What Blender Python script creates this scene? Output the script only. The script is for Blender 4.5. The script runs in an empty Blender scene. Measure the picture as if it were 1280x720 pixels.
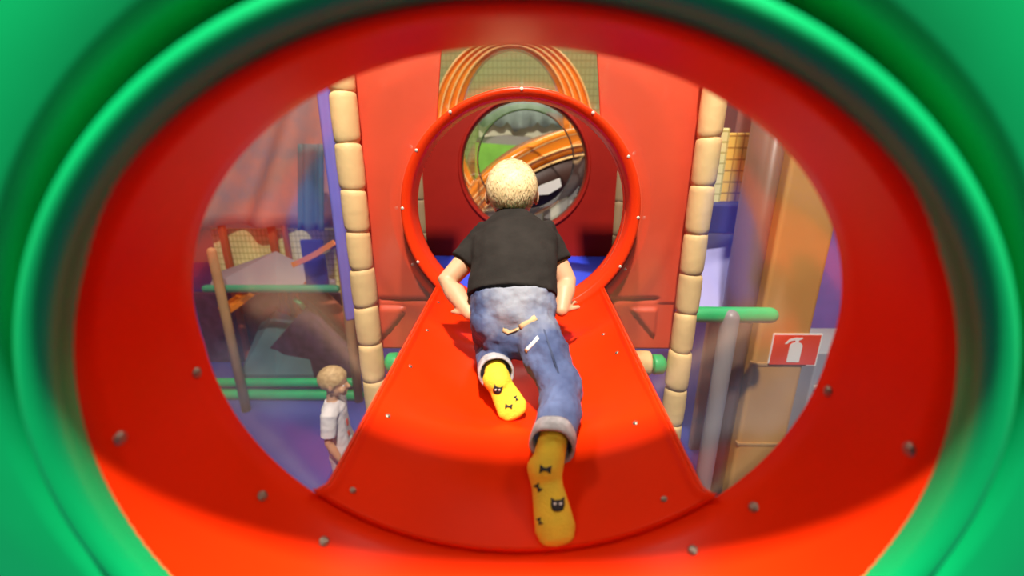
import bpy, bmesh, math, random
from mathutils import Vector, Matrix, noise
from mathutils.bvhtree import BVHTree
random.seed(7)
SC = bpy.context.scene
COL = SC.collection
R = math.radians
H = 2.35                       # eye height above the hall floor; the tunnel heights below are relative to it
FPX = 544.0
# ---------------------------------------------------------------- camera, light, exposure
cd = bpy.data.cameras.new('camera'); cam = bpy.data.objects.new('camera', cd); COL.objects.link(cam)
cd.sensor_width = 36; cd.lens = FPX/1280*36; cd.clip_start = 0.02; cd.clip_end = 60
cam.location = (0, 0, H); cam.rotation_euler = (R(90-18.03), 0, R(0.84))
cd.dof.use_dof = True; cd.dof.focus_distance = 1.3; cd.dof.aperture_fstop = 1.6
SC.camera = cam
w = bpy.data.worlds.new('hall_air'); SC.world = w; w.use_nodes = True
w.node_tree.nodes['Background'].inputs[0].default_value = (1.0, 0.86, 0.78, 1)
w.node_tree.nodes['Background'].inputs[1].default_value = 0.065
def area(name, loc, size, power, color=(1, .93, .82), target=None):
    l = bpy.data.lights.new(name, 'AREA'); l.energy = power; l.size = size; l.color = color
    o = bpy.data.objects.new(name, l); COL.objects.link(o); o.location = loc
    if target is not None:
        o.rotation_euler = (Vector(target)-Vector(loc)).to_track_quat('-Z', 'Y').to_euler()
    return o
area('ceiling_or_fill_light', (0.0, -0.47, H+3.2), 0.2, 500)
area('ceiling_or_fill_light', (-2.6, 2.6, H+3.2), 0.9, 85)
area('ceiling_or_fill_light', (2.4, 2.4, H+3.2), 0.9, 75)
area('ceiling_or_fill_light', (0.2, 5.4, H+3.0), 1.4, 120)
area('ceiling_or_fill_light', (0.6, -3.2, H+3.0), 1.0, 50, target=(0, .4, H))  # added fill lamp behind the camera, brightens the green entry panel
SC.view_settings.view_transform = 'Standard'; SC.view_settings.look = 'None'
SC.view_settings.gamma = 1.0; SC.view_settings.use_curve_mapping = False
SC.view_settings.exposure = -0.22
SC.cycles.max_bounces = 8; SC.cycles.transparent_max_bounces = 16
SC.cycles.caustics_reflective = False; SC.cycles.caustics_refractive = False
SC.cycles.sample_clamp_indirect = 4

CR = cam.rotation_euler.to_matrix()
def ray(px, py): return CR @ Vector(((px-640)/FPX, -(py-360)/FPX, -1))
def W(px, py, F): return Vector((0, 0, H)) + ray(px, py)*F          # point at depth F
def P(px, py, y):                                                   # point on the plane Y = y
    r = ray(px, py); return Vector((0, 0, H)) + r*(y/r.y)
def G(px, py, z=0.0):                                               # point on the level z
    r = ray(px, py); return Vector((0, 0, H)) + r*((z-H)/r.z)

# ---------------------------------------------------------------- materials
def mat(name, col, rough=.5, metal=0, var=0, vscale=6, bump=0, bscale=40, coat=0, spec=.5, col2=None, sss=0):
    m = bpy.data.materials.new(name); m.use_nodes = True
    nt = m.node_tree; b = nt.nodes['Principled BSDF']
    b.inputs['Roughness'].default_value = rough; b.inputs['Metallic'].default_value = metal
    b.inputs['Specular IOR Level'].default_value = spec
    b.inputs['Coat Weight'].default_value = coat; b.inputs['Coat Roughness'].default_value = .12
    tc = nt.nodes.new('ShaderNodeTexCoord')
    b.inputs['Base Color'].default_value = (*col, 1)
    if sss:
        b.inputs['Subsurface Weight'].default_value = sss; b.inputs['Subsurface Radius'].default_value = (.02, .008, .005)
        b.inputs['Subsurface Scale'].default_value = .5
    if var or col2:
        n = nt.nodes.new('ShaderNodeTexNoise'); n.inputs['Scale'].default_value = vscale; n.inputs['Detail'].default_value = 4
        r = nt.nodes.new('ShaderNodeValToRGB')
        a = col2 if col2 else tuple(c*(1-var) for c in col); e = col if col2 else tuple(min(1, c*(1+var)) for c in col)
        r.color_ramp.elements[0].color = (*a, 1); r.color_ramp.elements[1].color = (*e, 1)
        r.color_ramp.elements[0].position = .35; r.color_ramp.elements[1].position = .65
        nt.links.new(tc.outputs['Object'], n.inputs['Vector']); nt.links.new(n.outputs[0], r.inputs[0])
        nt.links.new(r.outputs[0], b.inputs['Base Color'])
    if bump:
        n = nt.nodes.new('ShaderNodeTexNoise'); n.inputs['Scale'].default_value = bscale; n.inputs['Detail'].default_value = 3
        bp = nt.nodes.new('ShaderNodeBump'); bp.inputs['Strength'].default_value = bump; bp.inputs['Distance'].default_value = .004
        nt.links.new(tc.outputs['Object'], n.inputs['Vector']); nt.links.new(n.outputs[0], bp.inputs['Height'])
        nt.links.new(bp.outputs[0], b.inputs['Normal'])
    return m
def clear(name, tint=(.96, .94, .93), gloss=1.0, haze=.05, hcol=(.9, .8, .8), rough=.06, lo=.03):
    m = bpy.data.materials.new(name); m.use_nodes = True
    nt = m.node_tree; nt.nodes.clear(); N = nt.nodes.new; L = nt.links.new
    out = N('ShaderNodeOutputMaterial'); tr = N('ShaderNodeBsdfTransparent'); tr.inputs[0].default_value = (*tint, 1)
    df = N('ShaderNodeBsdfDiffuse'); df.inputs[0].default_value = (*hcol, 1)
    gl = N('ShaderNodeBsdfGlossy'); gl.inputs['Roughness'].default_value = rough
    lw = N('ShaderNodeLayerWeight'); lw.inputs[0].default_value = .35
    mr = N('ShaderNodeMapRange'); mr.inputs[3].default_value = lo; mr.inputs[4].default_value = .55*gloss
    m1 = N('ShaderNodeMixShader'); m1.inputs[0].default_value = haze
    m2 = N('ShaderNodeMixShader')
    L(tr.outputs[0], m1.inputs[1]); L(df.outputs[0], m1.inputs[2])
    L(lw.outputs['Fresnel'], mr.inputs[0]); L(mr.outputs[0], m2.inputs[0])
    L(m1.outputs[0], m2.inputs[1]); L(gl.outputs[0], m2.inputs[2]); L(m2.outputs[0], out.inputs[0])
    return m
def net(name, col, bg, cell=.05, line=.12, rough=.7):
    """woven net / mesh infill: coloured cords over a paler sheet, in object space"""
    m = mat(name, col, rough); nt = m.node_tree; N = nt.nodes.new; L = nt.links.new
    tc = N('ShaderNodeTexCoord'); sp = N('ShaderNodeSeparateXYZ'); L(tc.outputs['Object'], sp.inputs[0])
    fs = []
    for ax in ('X', 'Z'):
        d = N('ShaderNodeMath'); d.operation = 'DIVIDE'; d.inputs[1].default_value = cell if ax == 'X' else cell*1.4; L(sp.outputs[ax], d.inputs[0])
        f = N('ShaderNodeMath'); f.operation = 'FRACT'; L(d.outputs[0], f.inputs[0])
        g = N('ShaderNodeMath'); g.operation = 'LESS_THAN'; g.inputs[1].default_value = line; L(f.outputs[0], g.inputs[0]); fs.append(g)
    mx = N('ShaderNodeMath'); mx.operation = 'MAXIMUM'; L(fs[0].outputs[0], mx.inputs[0]); L(fs[1].outputs[0], mx.inputs[1])
    c = N('ShaderNodeMixRGB'); c.inputs[1].default_value = (*bg, 1); c.inputs[2].default_value = (*col, 1)
    L(mx.outputs[0], c.inputs[0]); L(c.outputs[0], nt.nodes['Principled BSDF'].inputs['Base Color'])
    return m
M = dict(
    green=mat('moulded green plastic', (.0, .44, .13), .38, var=.12, vscale=3, spec=.4),
    red=mat('moulded red plastic', (.84, .030, .002), .30, var=.05, vscale=5, bump=.05, bscale=8, spec=.06),
    rim=mat('orange red rim plastic', (.86, .045, .006), .3, spec=.25),
    panel=mat('brick red panel plastic', (.62, .07, .028), .45, var=.08, vscale=3, bump=.15, bscale=30),
    shadedred=mat('shaded red panel plastic', (.25, .008, .003), .5, spec=.25, var=.1, vscale=4),  # base colour darkened to stand for the shade beyond the arch
    steel=mat('brushed steel', (.30, .25, .2), .4, metal=.8),
    whitebolt=mat('pale bolt cap', (.8, .72, .62), .3, metal=.3),
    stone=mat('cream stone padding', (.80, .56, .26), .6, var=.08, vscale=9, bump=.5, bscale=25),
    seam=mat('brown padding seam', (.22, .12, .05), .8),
    shadedstone=mat('shaded stone padding', (.24, .16, .08), .7, var=.12, vscale=9),  # darker copy of the cream padding, shade put into the colour
    tan=mat('tan padded post', (.46, .27, .11), .7, var=.15, vscale=5),
    foam=mat('green foam padding', (.0, .42, .13), .4, var=.1, vscale=8),
    foamdark=mat('teal green foam padding', (.02, .28, .15), .5),
    bluemat=mat('blue platform mat', (.018, .05, .62), .55, bump=.3, bscale=60),
    floor=mat('violet blue soft floor', (.035, .048, .30), .7, var=.1, vscale=1.5),
    skin=mat('skin', (.68, .38, .22), .5, var=.04, vscale=20, sss=.1),
    lips=mat('lips', (.6, .22, .17), .5),
    hair=mat('blond hair', (.90, .72, .42), .55, col2=(.78, .58, .30), vscale=30),
    hairw=mat('sandy hair', (.74, .52, .27), .6, col2=(.52, .33, .15), vscale=40),
    shirt=mat('charcoal jersey', (.022, .018, .016), .9, var=.2, vscale=14, bump=.5, bscale=60, spec=.2),
    denim=mat('faded blue denim', (.105, .14, .28), .85, col2=(.035, .052, .14), vscale=11, bump=.9, bscale=38),
    seamblue=mat('dark denim seam', (.05, .065, .13), .9),
    cuff=mat('denim turn-up inside', (.42, .40, .42), .9, var=.2, vscale=60, bump=.5, bscale=300),
    yellow=mat('yellow knit', (.86, .60, .035), .85, var=.07, vscale=30, bump=.5, bscale=350),
    black=mat('black print', (.012, .012, .014), .7),
    white=mat('white print', (.85, .83, .78), .7),
    leather=mat('tan leather patch', (.62, .43, .22), .7),
    tee=mat('white jersey', (.80, .74, .74), .85, bump=.3, bscale=200),
    teegrey=mat('grey print cotton', (.42, .36, .38), .85, col2=(.62, .55, .55), vscale=30),
    pants=mat('pale grey cotton', (.66, .60, .60), .85, var=.1, vscale=20),
    orange=mat('glossy orange plastic', (.92, .26, .015), .25, coat=.4),
    orangehi=mat('orange ridge highlight', (1.0, .62, .22), .25, coat=.4),  # bright highlights along the slide ridges, put into the colour
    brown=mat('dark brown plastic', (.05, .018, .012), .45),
    pillar=mat('orange ochre column', (.50, .26, .07), .45, var=.1, vscale=2.5),
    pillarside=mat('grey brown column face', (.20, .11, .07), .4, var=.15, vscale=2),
    greypad=mat('grey padded tube', (.24, .22, .23), .4),
    violet=mat('violet blue padding', (.16, .15, .50), .6, var=.12, vscale=3),
    lilac=mat('lilac slide plastic', (.42, .42, .78), .4),
    navy=mat('navy mat', (.03, .035, .17), .7),
    teal=mat('dark teal mat', (.07, .15, .16), .75, var=.15, vscale=4),
    purple=mat('purple black mesh', (.06, .03, .07), .9, var=.3, vscale=12),
    greymat=mat('grey pitched mat', (.28, .23, .25), .8),
    pinkcanvas=mat('faded red canvas', (.50, .21, .16), .8, col2=(.30, .20, .20), vscale=5),
    redpost=mat('red padded post', (.42, .09, .03), .6),
    netyellow=net('yellow net infill', (.50, .46, .12), (.92, .86, .38), .045, .14),
    netamber=net('amber net infill', (.45, .25, .04), (.95, .62, .12), .05, .14),
    netgreen=net('green net infill', (.26, .30, .10), (.40, .44, .17), .05, .16),
    cream=mat('cream wall paint', (.82, .80, .56), .8),
    grass=mat('lime green mat', (.22, .55, .06), .8, var=.15, vscale=5),
    greyblue=mat('grey green roof cloth', (.30, .38, .33), .8, var=.2, vscale=6),
    wall=mat('hall wall', (.34, .24, .22), .9, var=.1, vscale=1),
    signred=mat('sign red', (.78, .07, .02), .4), cabinet=mat('grey metal cabinet', (.35, .36, .38), .5),
    eye=mat('eye white', (.9, .9, .88), .2), iris=mat('eye iris', (.05, .09, .14), .2),
    dome=clear('clear tunnel plastic', haze=.03, hcol=(.95, .60, .52), gloss=.32, lo=.02, rough=.12),
    tube=clear('clear lookout plastic', haze=.03, gloss=.5, lo=.03, rough=.05),
)
def fade(m, centre, radius, col):
    nt = m.node_tree; N = nt.nodes.new; L = nt.links.new; b = nt.nodes['Principled BSDF']; src = b.inputs['Base Color'].links[0].from_socket
    tc = N('ShaderNodeTexCoord'); d = N('ShaderNodeVectorMath'); d.operation = 'DISTANCE'; d.inputs[1].default_value = centre; L(tc.outputs['Object'], d.inputs[0])
    n = N('ShaderNodeTexNoise'); n.inputs['Scale'].default_value = 16; n.inputs['Detail'].default_value = 3; L(tc.outputs['Object'], n.inputs['Vector'])
    a = N('ShaderNodeMath'); a.operation = 'MULTIPLY_ADD'; a.inputs[1].default_value = .16; L(n.outputs[0], a.inputs[0]); L(d.outputs['Value'], a.inputs[2])
    mr = N('ShaderNodeMapRange'); mr.inputs[1].default_value = radius; mr.inputs[2].default_value = radius+.09; mr.inputs[3].default_value = 1; mr.inputs[4].default_value = 0; L(a.outputs[0], mr.inputs[0])
    c = N('ShaderNodeMixRGB'); c.inputs[2].default_value = (*col, 1); L(mr.outputs[0], c.inputs[0]); L(src, c.inputs[1]); L(c.outputs[0], b.inputs['Base Color'])
# ---------------------------------------------------------------- mesh helpers
def rootloc(p):
    v = Vector((0, 0, 0))
    while p is not None: v += Vector(p.location); p = p.parent
    return v
def obj(name, bm, m, parent=None, smooth=True, loc=None, mods=()):
    """link one mesh object; bm is in world coordinates"""
    off = rootloc(parent) if parent is not None else (Vector(loc) if loc is not None else Vector((0, 0, 0)))
    bmesh.ops.translate(bm, verts=bm.verts, vec=-off)
    bmesh.ops.recalc_face_normals(bm, faces=bm.faces)
    me = bpy.data.meshes.new(name); bm.to_mesh(me); bm.free()
    for mm in (m if isinstance(m, (list, tuple)) else [m]): me.materials.append(M[mm])
    if smooth:
        for p in me.polygons: p.use_smooth = True
    o = bpy.data.objects.new(name, me); COL.objects.link(o)
    if parent is not None: o.parent = parent
    elif loc is not None: o.location = loc
    for k, kw in mods:
        md = o.modifiers.new(k.lower(), k)
        for a, b in kw.items(): setattr(md, a, b)
    return o
def tag(o, label, cat, group=None, kind=None):
    o['label'] = label; o['category'] = cat
    if group: o['group'] = group
    if kind: o['kind'] = kind
    return o
def thing(name, label, cat, loc, group=None):
    o = bpy.data.objects.new(name, None); COL.objects.link(o); o.location = loc; o.empty_display_size = .1
    return tag(o, label, cat, group)
def struct(o): o['kind'] = 'structure'; return o
def copy_tree(o, delta, parent=None):
    c = o.copy(); COL.objects.link(c)
    if parent is not None: c.parent = parent
    else: c.location = Vector(o.location)+Vector(delta)
    for ch in [x for x in bpy.data.objects if x.parent == o]: copy_tree(ch, None, c)
    return c
BEV = [('BEVEL', dict(width=.006, segments=2))]
def bev(wd, n=3): return [('BEVEL', dict(width=wd, segments=n, limit_method='ANGLE'))]
def box(bm, lo, hi, rot=None):
    lo = Vector(lo); hi = Vector(hi); c = (lo+hi)/2; s = hi-lo
    mtx = Matrix.Translation(c) @ (rot.to_4x4() if rot else Matrix()) @ Matrix.Diagonal((abs(s.x), abs(s.y), abs(s.z), 1))
    bmesh.ops.create_cube(bm, size=1, matrix=mtx); return bm
def frame_of(t, side):
    t = t.normalized(); s = (side - t*side.dot(t))
    if s.length < 1e-4: s = t.orthogonal()
    s.normalize(); return s, t.cross(s).normalized()
def loft(bm, rings, caps=True, closed=False):
    vs = [[bm.verts.new(p) for p in r] for r in rings]; n = len(vs[0])
    pairs = list(zip(vs, vs[1:])) + ([(vs[-1], vs[0])] if closed else [])
    for a, b in pairs:
        for i in range(n): bm.faces.new((a[i], a[(i+1) % n], b[(i+1) % n], b[i]))
    if caps and not closed:
        bm.faces.new(vs[0][::-1]); bm.faces.new(vs[-1])
    return bm
def limb(bm, pts, rad, side=(1, 0, 0), n=20, round_ends=(True, True)):
    """tapered tube through pts; rad: r or (along side, across)"""
    pts = [Vector(p) for p in pts]; side = Vector(side)
    rad = [(r, r) if not isinstance(r, (tuple, list)) else r for r in rad]
    P_, A_ = [], []
    t0 = (pts[1]-pts[0]).normalized(); t1 = (pts[-1]-pts[-2]).normalized()
    if round_ends[0]:
        for k in (75, 50, 25): P_.append((pts[0]-t0*math.sin(R(k))*min(rad[0]), t0)); A_.append([x*math.cos(R(k)) for x in rad[0]])
    for i, p in enumerate(pts):
        t = (pts[min(i+1, len(pts)-1)]-pts[max(i-1, 0)]).normalized(); P_.append((p, t)); A_.append(rad[i])
    if round_ends[1]:
        for k in (25, 50, 75): P_.append((pts[-1]+t1*math.sin(R(k))*min(rad[-1]), t1)); A_.append([x*math.cos(R(k)) for x in rad[-1]])
    rings = []
    for (p, t), (a, b) in zip(P_, A_):
        s, u = frame_of(t, side)
        rings.append([p + s*a*math.cos(2*math.pi*k/n) + u*b*math.sin(2*math.pi*k/n) for k in range(n)])
    return loft(bm, rings)
def cyl(bm, a, b, r, r2=None, n=24): return limb(bm, [a, b], [r, r if r2 is None else r2], n=n, round_ends=(False, False))
def ell(bm, c, rx, ry, rz, ax=None, seg=24):
    mtx = Matrix.Translation(Vector(c)) @ (ax.to_4x4() if ax else Matrix()) @ Matrix.Diagonal((rx, ry, rz, 1))
    bmesh.ops.create_uvsphere(bm, u_segments=seg, v_segments=seg//2+2, radius=1, matrix=mtx); return bm
def sweep(bm, path, prof, up=(0, 0, 1), closed=False):
    """profile (side, up) points carried along a path"""
    path = [Vector(p) for p in path]; rings = []
    for i, p in enumerate(path):
        if closed: t = path[(i+1) % len(path)]-path[i-1]
        else: t = path[min(i+1, len(path)-1)]-path[max(i-1, 0)]
        t.normalize(); s = t.cross(Vector(up)).normalized(); u = s.cross(t).normalized()
        rings.append([p+s*a+u*b for a, b in prof])
    return loft(bm, rings, closed=closed)
def circ(r, n=14): return [(r*math.cos(2*math.pi*k/n), r*math.sin(2*math.pi*k/n)) for k in range(n)]
def bvh(o):
    dg = bpy.context.evaluated_depsgraph_get(); ev = o.evaluated_get(dg); me = ev.to_mesh(); mw = o.matrix_world
    off = rootloc(o.parent) if o.parent else Vector(o.location)
    t = BVHTree.FromPolygons([v.co+off for v in me.vertices], [tuple(p.vertices) for p in me.polygons]); ev.to_mesh_clear(); return t
def hit(tree, px, py):
    r = ray(px, py).normalized(); a = tree.ray_cast(Vector((0, 0, H)), r); 
    if a[0] is None: return None, None
    n = a[1]; n = -n if n.dot(r) > 0 else n
    return a[0], n
def remesh(v, sm=6, extra=()): return [('REMESH', dict(mode='VOXEL', voxel_size=v, use_smooth_shade=True)), ('SMOOTH', dict(factor=.5, iterations=sm))]+list(extra)

# ================================================================ the hall (setting)
bm = bmesh.new(); box(bm, (-7, -1.5, -.06), (6, 9, 0)); struct(obj('floor', bm, 'floor', smooth=False))
bm = bmesh.new(); box(bm, (-7, 8.9, 0), (6, 9, 5.0)); struct(obj('wall_back', bm, 'wall', smooth=False))
bm = bmesh.new(); box(bm, (-7.1, -1.5, 0), (-7, 9, 5.0)); struct(obj('wall_left', bm, 'wall', smooth=False))
bm = bmesh.new(); box(bm, (6, -1.5, 0), (6.1, 9, 5.0)); struct(obj('wall_right', bm, 'wall', smooth=False))

# ================================================================ the crawl tunnel
def sec(y):
    """tunnel cross section: centre height, half width, half height"""
    t = min(max((y-.5)/(1.48-.5), 0), 1)
    if y < .5:
        k = (y-.32)/.18; return H-.263+.023*k, .386+.009*k, .356-.014*k
    return H-.240+.024*t, .395+.008*t, .342+.049*t
def wave(y):                                                         # the trough's soft moulded steps
    s = lambda a, b: max(0, min(1, (y-a)/(b-a)))
    sm = lambda x: x*x*(3-2*x)
    return .022*math.exp(-((y-.745)/.07)**2) + .022*math.exp(-((y-1.16)/.07)**2)
def cxo(y): return -.007+.013*(y-.32)/1.16
def tp(y, th, dr=0, wv=0):
    cz, a, b = sec(y); b -= .012*max(0, math.sin(th))*math.exp(-((y-.45)/.15)**2); return Vector((cxo(y)+(a+dr)*math.cos(th), y, cz+(b+dr)*math.sin(th)+wv))
TUN = thing('crawl_tunnel', 'red and clear plastic crawl tunnel the boy in yellow socks climbs through', 'play tunnel', (0, .9, H-.6))
NA = 160
bm = bmesh.new(); prof = [(.318, 0), (.36, 0), (.42, 0), (.47, 0), (.500, 0), (.503, .002), (.503, .006), (.48, .016), (.40, .014), (.33, .014), (.318, .012)]
def slant(y, a): return y-.050*max(0, math.sin(a))*max(0, (y-.33)/.17)
loft(bm, [[tp(slant(y, 2*math.pi*k/NA), 2*math.pi*k/NA, dr) for k in range(NA)] for y, dr in prof], closed=True)
collar = obj('entry_collar', bm, 'red', TUN)
def half(y):                                                         # half angle of the trough below the clear dome
    t = (y-.5)/.98
    return R(44.8+3.0*t) + R(3)*math.exp(-(y-.5)/.008) 
bm = bmesh.new(); NY, NT = 90, 56; grid = []
for j in range(NY+1):
    y = .5+.98*j/NY if j > 8 else .5+.98*8/NY*(j/8)**1.6
    h_ = half(y); row = []
    for i in range(NT+1):
        u = 2*i/NT-1; th = -math.pi/2+u*h_
        e = max(0, abs(u)-.975)/.025
        row.append(bm.verts.new(tp(y, th, -.006*e, wave(y)*(1-abs(u)**3))))
    grid.append(row)
for j in range(NY):
    for i in range(NT): bm.faces.new((grid[j][i], grid[j][i+1], grid[j+1][i+1], grid[j+1][i]))
trough = obj('slide_trough', bm, 'red', TUN, mods=[('SOLIDIFY', dict(thickness=.008, offset=-1))])
# moulded bead along each long edge of the trough
for sgn in (-1, 1):
    bm = bmesh.new(); path = []
    for j in range(60):
        y = .506+.967*j/59; path.append(tp(y, -math.pi/2+sgn*half(y), -.002))
    sweep(bm, path, circ(.0036, 8)); obj('trough_edge', bm, 'rim', TUN)
# clear dome over the trough
bm = bmesh.new(); rows = []; NT2 = 110
for j in range(41):
    y = .444+1.031*j/40; h_ = half(max(y, .5))-R(1.5)
    rows.append([bm.verts.new(tp(y, -math.pi/2+h_+(2*math.pi-2*h_)*i/NT2, .004)) for i in range(NT2+1)])
for j in range(40):
    for i in range(NT2): bm.faces.new((rows[j][i], rows[j][i+1], rows[j+1][i+1], rows[j+1][i]))
dome = obj('clear_dome', bm, 'dome', TUN)
# arch ring the trough runs up to
bm = bmesh.new(); cz, ra, rb = sec(1.48)
def ring_rows(prof, cx, cz, ra, rb, n=NA): return [[Vector((cx+(ra+dr)*math.cos(2*math.pi*k/n), y, cz+(rb+dr)*math.sin(2*math.pi*k/n))) for k in range(n)] for y, dr in prof]
loft(bm, ring_rows([(1.478, .002), (1.471, -.003), (1.470, -.009), (1.474, -.016), (1.480, -.026), (1.490, -.031), (1.515, -.032), (1.58, -.032), (1.60, -.030), (1.60, -.020), (1.52, -.020), (1.50, .004)], cxo(1.48), cz, ra, rb), closed=True)
arch = obj('arch_ring', bm, 'rim', TUN)
def bolt(p, n, r, parent, m='steel', name='bolt'):
    b_ = bmesh.new(); q = n.to_track_quat('Z', 'Y').to_matrix()
    rings = [[p+q@Vector((rr*math.cos(a*math.pi/8), rr*math.sin(a*math.pi/8), z)) for a in range(16)] for rr, z in ((r*1.25, -.001), (r*1.25, .001), (r, .0015), (r*.9, r*.45), (r*.55, r*.7), (r*.3, r*.6))]
    loft(b_, rings); return obj(name, b_, m, parent)
tc_ = bvh(collar); tt_ = bvh(trough); ta_ = bvh(arch)
for x, y in ((150, 548), (1137, 562), (328, 620), (405, 677), (866, 688), (942, 634), (1035, 489), (246, 466)):
    p, n = hit(tc_, x, y)
    if p is None: p, n = hit(tt_, x, y)
    if p is not None: bolt(p, n, .0055, TUN)
for x, y in ((441, 613), (830, 624), (485, 520), (794, 529), (513, 458), (771, 441), (534, 413), (548, 378), (754, 418)):
    p, n = hit(tt_, x, y)
    if p is not None: bolt(p, n, .0042, TUN)
for x, y in ((516, 185), (498, 260), (785, 196), (799, 272), (652, 115), (560, 136), (742, 140), (519, 329), (779, 335)):
    v = P(x, y, 1.475)
    a = math.atan2((v.z-cz)/rb, (v.x-cxo(1.48))/ra)
    bolt(Vector((cxo(1.48)+(ra-.006)*math.cos(a), 1.471, cz+(rb-.006)*math.sin(a))), Vector((0, -1, 0)), .0045, TUN, 'whitebolt')

# green entry panel with its rolled lip and groove
bm = bmesh.new()
pr = [(.330, .0), (.318, -.002), (.306, .003), (.300, .011), (.303, .020), (.314, .025), (.345, .028), (.360, .033), (.352, .040), (.325, .043), (.314, .048), (.311, .057), (.310, .10)]
cz0, a0, b0 = H-.263, .386, .356
rr = [[Vector((-.007+(a0+dr)*math.cos(2*math.pi*(k+.5)/NA), y, cz0+(b0+dr)*math.sin(2*math.pi*(k+.5)/NA))) for k in range(NA)] for y, dr in pr]
def rect(y, x0, x1, z0, z1):
    o = []
    for k in range(NA):
        a = 2*math.pi*(k+.5)/NA; c, s = math.cos(a), math.sin(a)
        t = min((x1 if c > 0 else -x0)/max(abs(c), 1e-6), ((z1-cz0) if s > 0 else (cz0-z0))/max(abs(s), 1e-6)); o.append(Vector((c*t, y, cz0+s*t)))
    return o
rr += [rect(.310, -1.15, 1.15, H-1.3, H+.58), rect(.318, -1.16, 1.16, H-1.31, H+.59), rect(.350, -1.16, 1.16, H-1.31, H+.59)]
rr += [[Vector((-.007+(a0+.06)*math.cos(2*math.pi*(k+.5)/NA), .365, cz0+(b0+.06)*math.sin(2*math.pi*(k+.5)/NA))) for k in range(NA)], [Vector((-.007+(a0+.008)*math.cos(2*math.pi*(k+.5)/NA), .345, cz0+(b0+.008)*math.sin(2*math.pi*(k+.5)/NA))) for k in range(NA)]]
loft(bm, rr, closed=True)
gp = obj('entry_panel', bm, 'green', loc=(0, .31, H-1.31))
tag(gp, 'moulded green plastic panel around the round tunnel mouth', 'play panel')

# ================================================================ red moulded panels either side of the arch
def seg_d(x, z, a, b):
    ax, az = a; bx, bz = b; dx, dz = bx-ax, bz-az
    t = max(0, min(1, ((x-ax)*dx+(z-az)*dz)/(dx*dx+dz*dz))); return math.hypot(x-ax-t*dx, z-az-t*dz)
def cut(x, z):
    e = (math.hypot(x/.375, (z-(H-.216))/.365)-1)*.37
    return min(e, (x-(.275-.12*(z-H-.05)))) if z > H-.02 else e
def moulded(name, sgn, x_out, label):
    bm = bmesh.new(); st = .0065; y0 = 1.553; zb = H-.755; zt = H+.42
    g = (1.53-1.5)*0
    def X(px, py): return abs(P(px, py, y0).x)
    lines = [((.345, H-.552), (.520, H-.552))]
    tri = [(.410, H-.575), (.520, H-.575), (.520, H-.700)]
    nx = 72; nz = int((zt-zb)/st); vv = {}
    for k in range(nz+1):
        z = zb+k*st; e_ = 1-((z-(H-.216))/.365)**2
        xb = max(.06, .375*math.sqrt(max(0, e_)))
        if z > H-.02: xb = max(xb, .275-.12*(z-H-.05))
        for i in range(nx+1):
            x = xb+(x_out-xb)*i/nx
            d = 0
            rb_ = math.hypot(x, z-(H-.19)); 
            d += -.009*(1/(1+math.exp((rb_-.575)/.012)))                 # round raised boss
            for a, b in lines:
                q = seg_d(x, z, a, b); d += .014*(1/(1+math.exp((q-.010)/.0022)))
            if z < H-.563: d += .006
            dx = (x-.425)-(H-.585-z)*.85
            if H-.70 < z < H-.583: d -= .015*max(0, min(1, dx/.006))*max(0, min(1, (.53-x)/.006))*max(0, min(1, (H-.583-z)/.006))
            vv[i, k] = bm.verts.new((sgn*x, y0+d, z))
    for i in range(nx):
        for k in range(nz):
            q = [vv.get(t) for t in ((i, k), (i+1, k), (i+1, k+1), (i, k+1))]
            if all(q): bm.faces.new(q)
    o = obj(name, bm, 'panel', loc=(sgn*.3, 1.535, zb), mods=[('SOLIDIFY', dict(thickness=.012, offset=1 if sgn > 0 else -1))])
    tag(o, label, 'play panel', 'red moulded panels beside the arch'); return o
moulded('moulded_panel', -1, .555, 'red moulded panel between the arch and the stone post by the small boy')
moulded('moulded_panel', 1, .60, 'red moulded panel between the arch and the stone post by the orange column')

# ================================================================ stone look posts and logs
def stone_col(a, b, r, lens, m='stone', seed=0, parent=None, name='post_padding'):
    """stacked cream padded blocks, one padded sleeve with stitched grooves"""
    rnd = random.Random(seed); a = Vector(a); b = Vector(b); ax = (b-a).normalized(); L_ = (b-a).length
    bm = bmesh.new(); n = 28; rings = []; s = 0; s_, u_ = frame_of(ax, Vector((1, 0, 0)) if abs(ax.x) < .9 else Vector((0, 1, 0)))
    i = 0
    while s < L_-1e-4:
        l = min(lens[i % len(lens)]*rnd.uniform(.92, 1.08), L_-s)
        if L_-s-l < .03: l = L_-s
        ph = rnd.uniform(0, 6.28); fat = r*rnd.uniform(.97, 1.05); tilt = rnd.uniform(-.004, .004)
        for t, k in ((0, .84), (.02, .90), (.06, .975), (.14, 1.0), (.5, 1.03), (.86, 1.0), (.94, .975), (.98, .90), (1, .84)):
            ring = []
            for q in range(n):
                an = 2*math.pi*q/n; rr_ = fat*k*(1+.025*math.sin(2*an+ph)+.015*math.sin(3*an-ph)); ring.append(a+ax*(s+l*t+tilt*math.cos(an))+s_*rr_*math.cos(an)+u_*rr_*math.sin(an))
            rings.append(ring)
        s += l; i += 1
    loft(bm, rings)
    return obj(name, bm, m, parent, loc=None if parent else a)
YP = 1.49
lp = stone_col((-.558, YP, 0), (-.558, YP, H+.55), .041, [.09, .10, .085, .11, .095]*2 + [.12]*3 + [.145]*12, seed=3, name='stone_post')
tag(lp, 'cream stone-look padded post beside the blue banner and the small boy', 'post', 'stone-look posts at the arch')
rp = stone_col((.612, YP, 0), (.612, YP, H+.55), .041, [.09, .10, .085, .11, .095]*2 + [.12]*3 + [.15]*12, seed=5, name='stone_post')
tag(rp, 'cream stone-look padded post beside the green foam pipe and orange column', 'post', 'stone-look posts at the arch')
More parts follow.
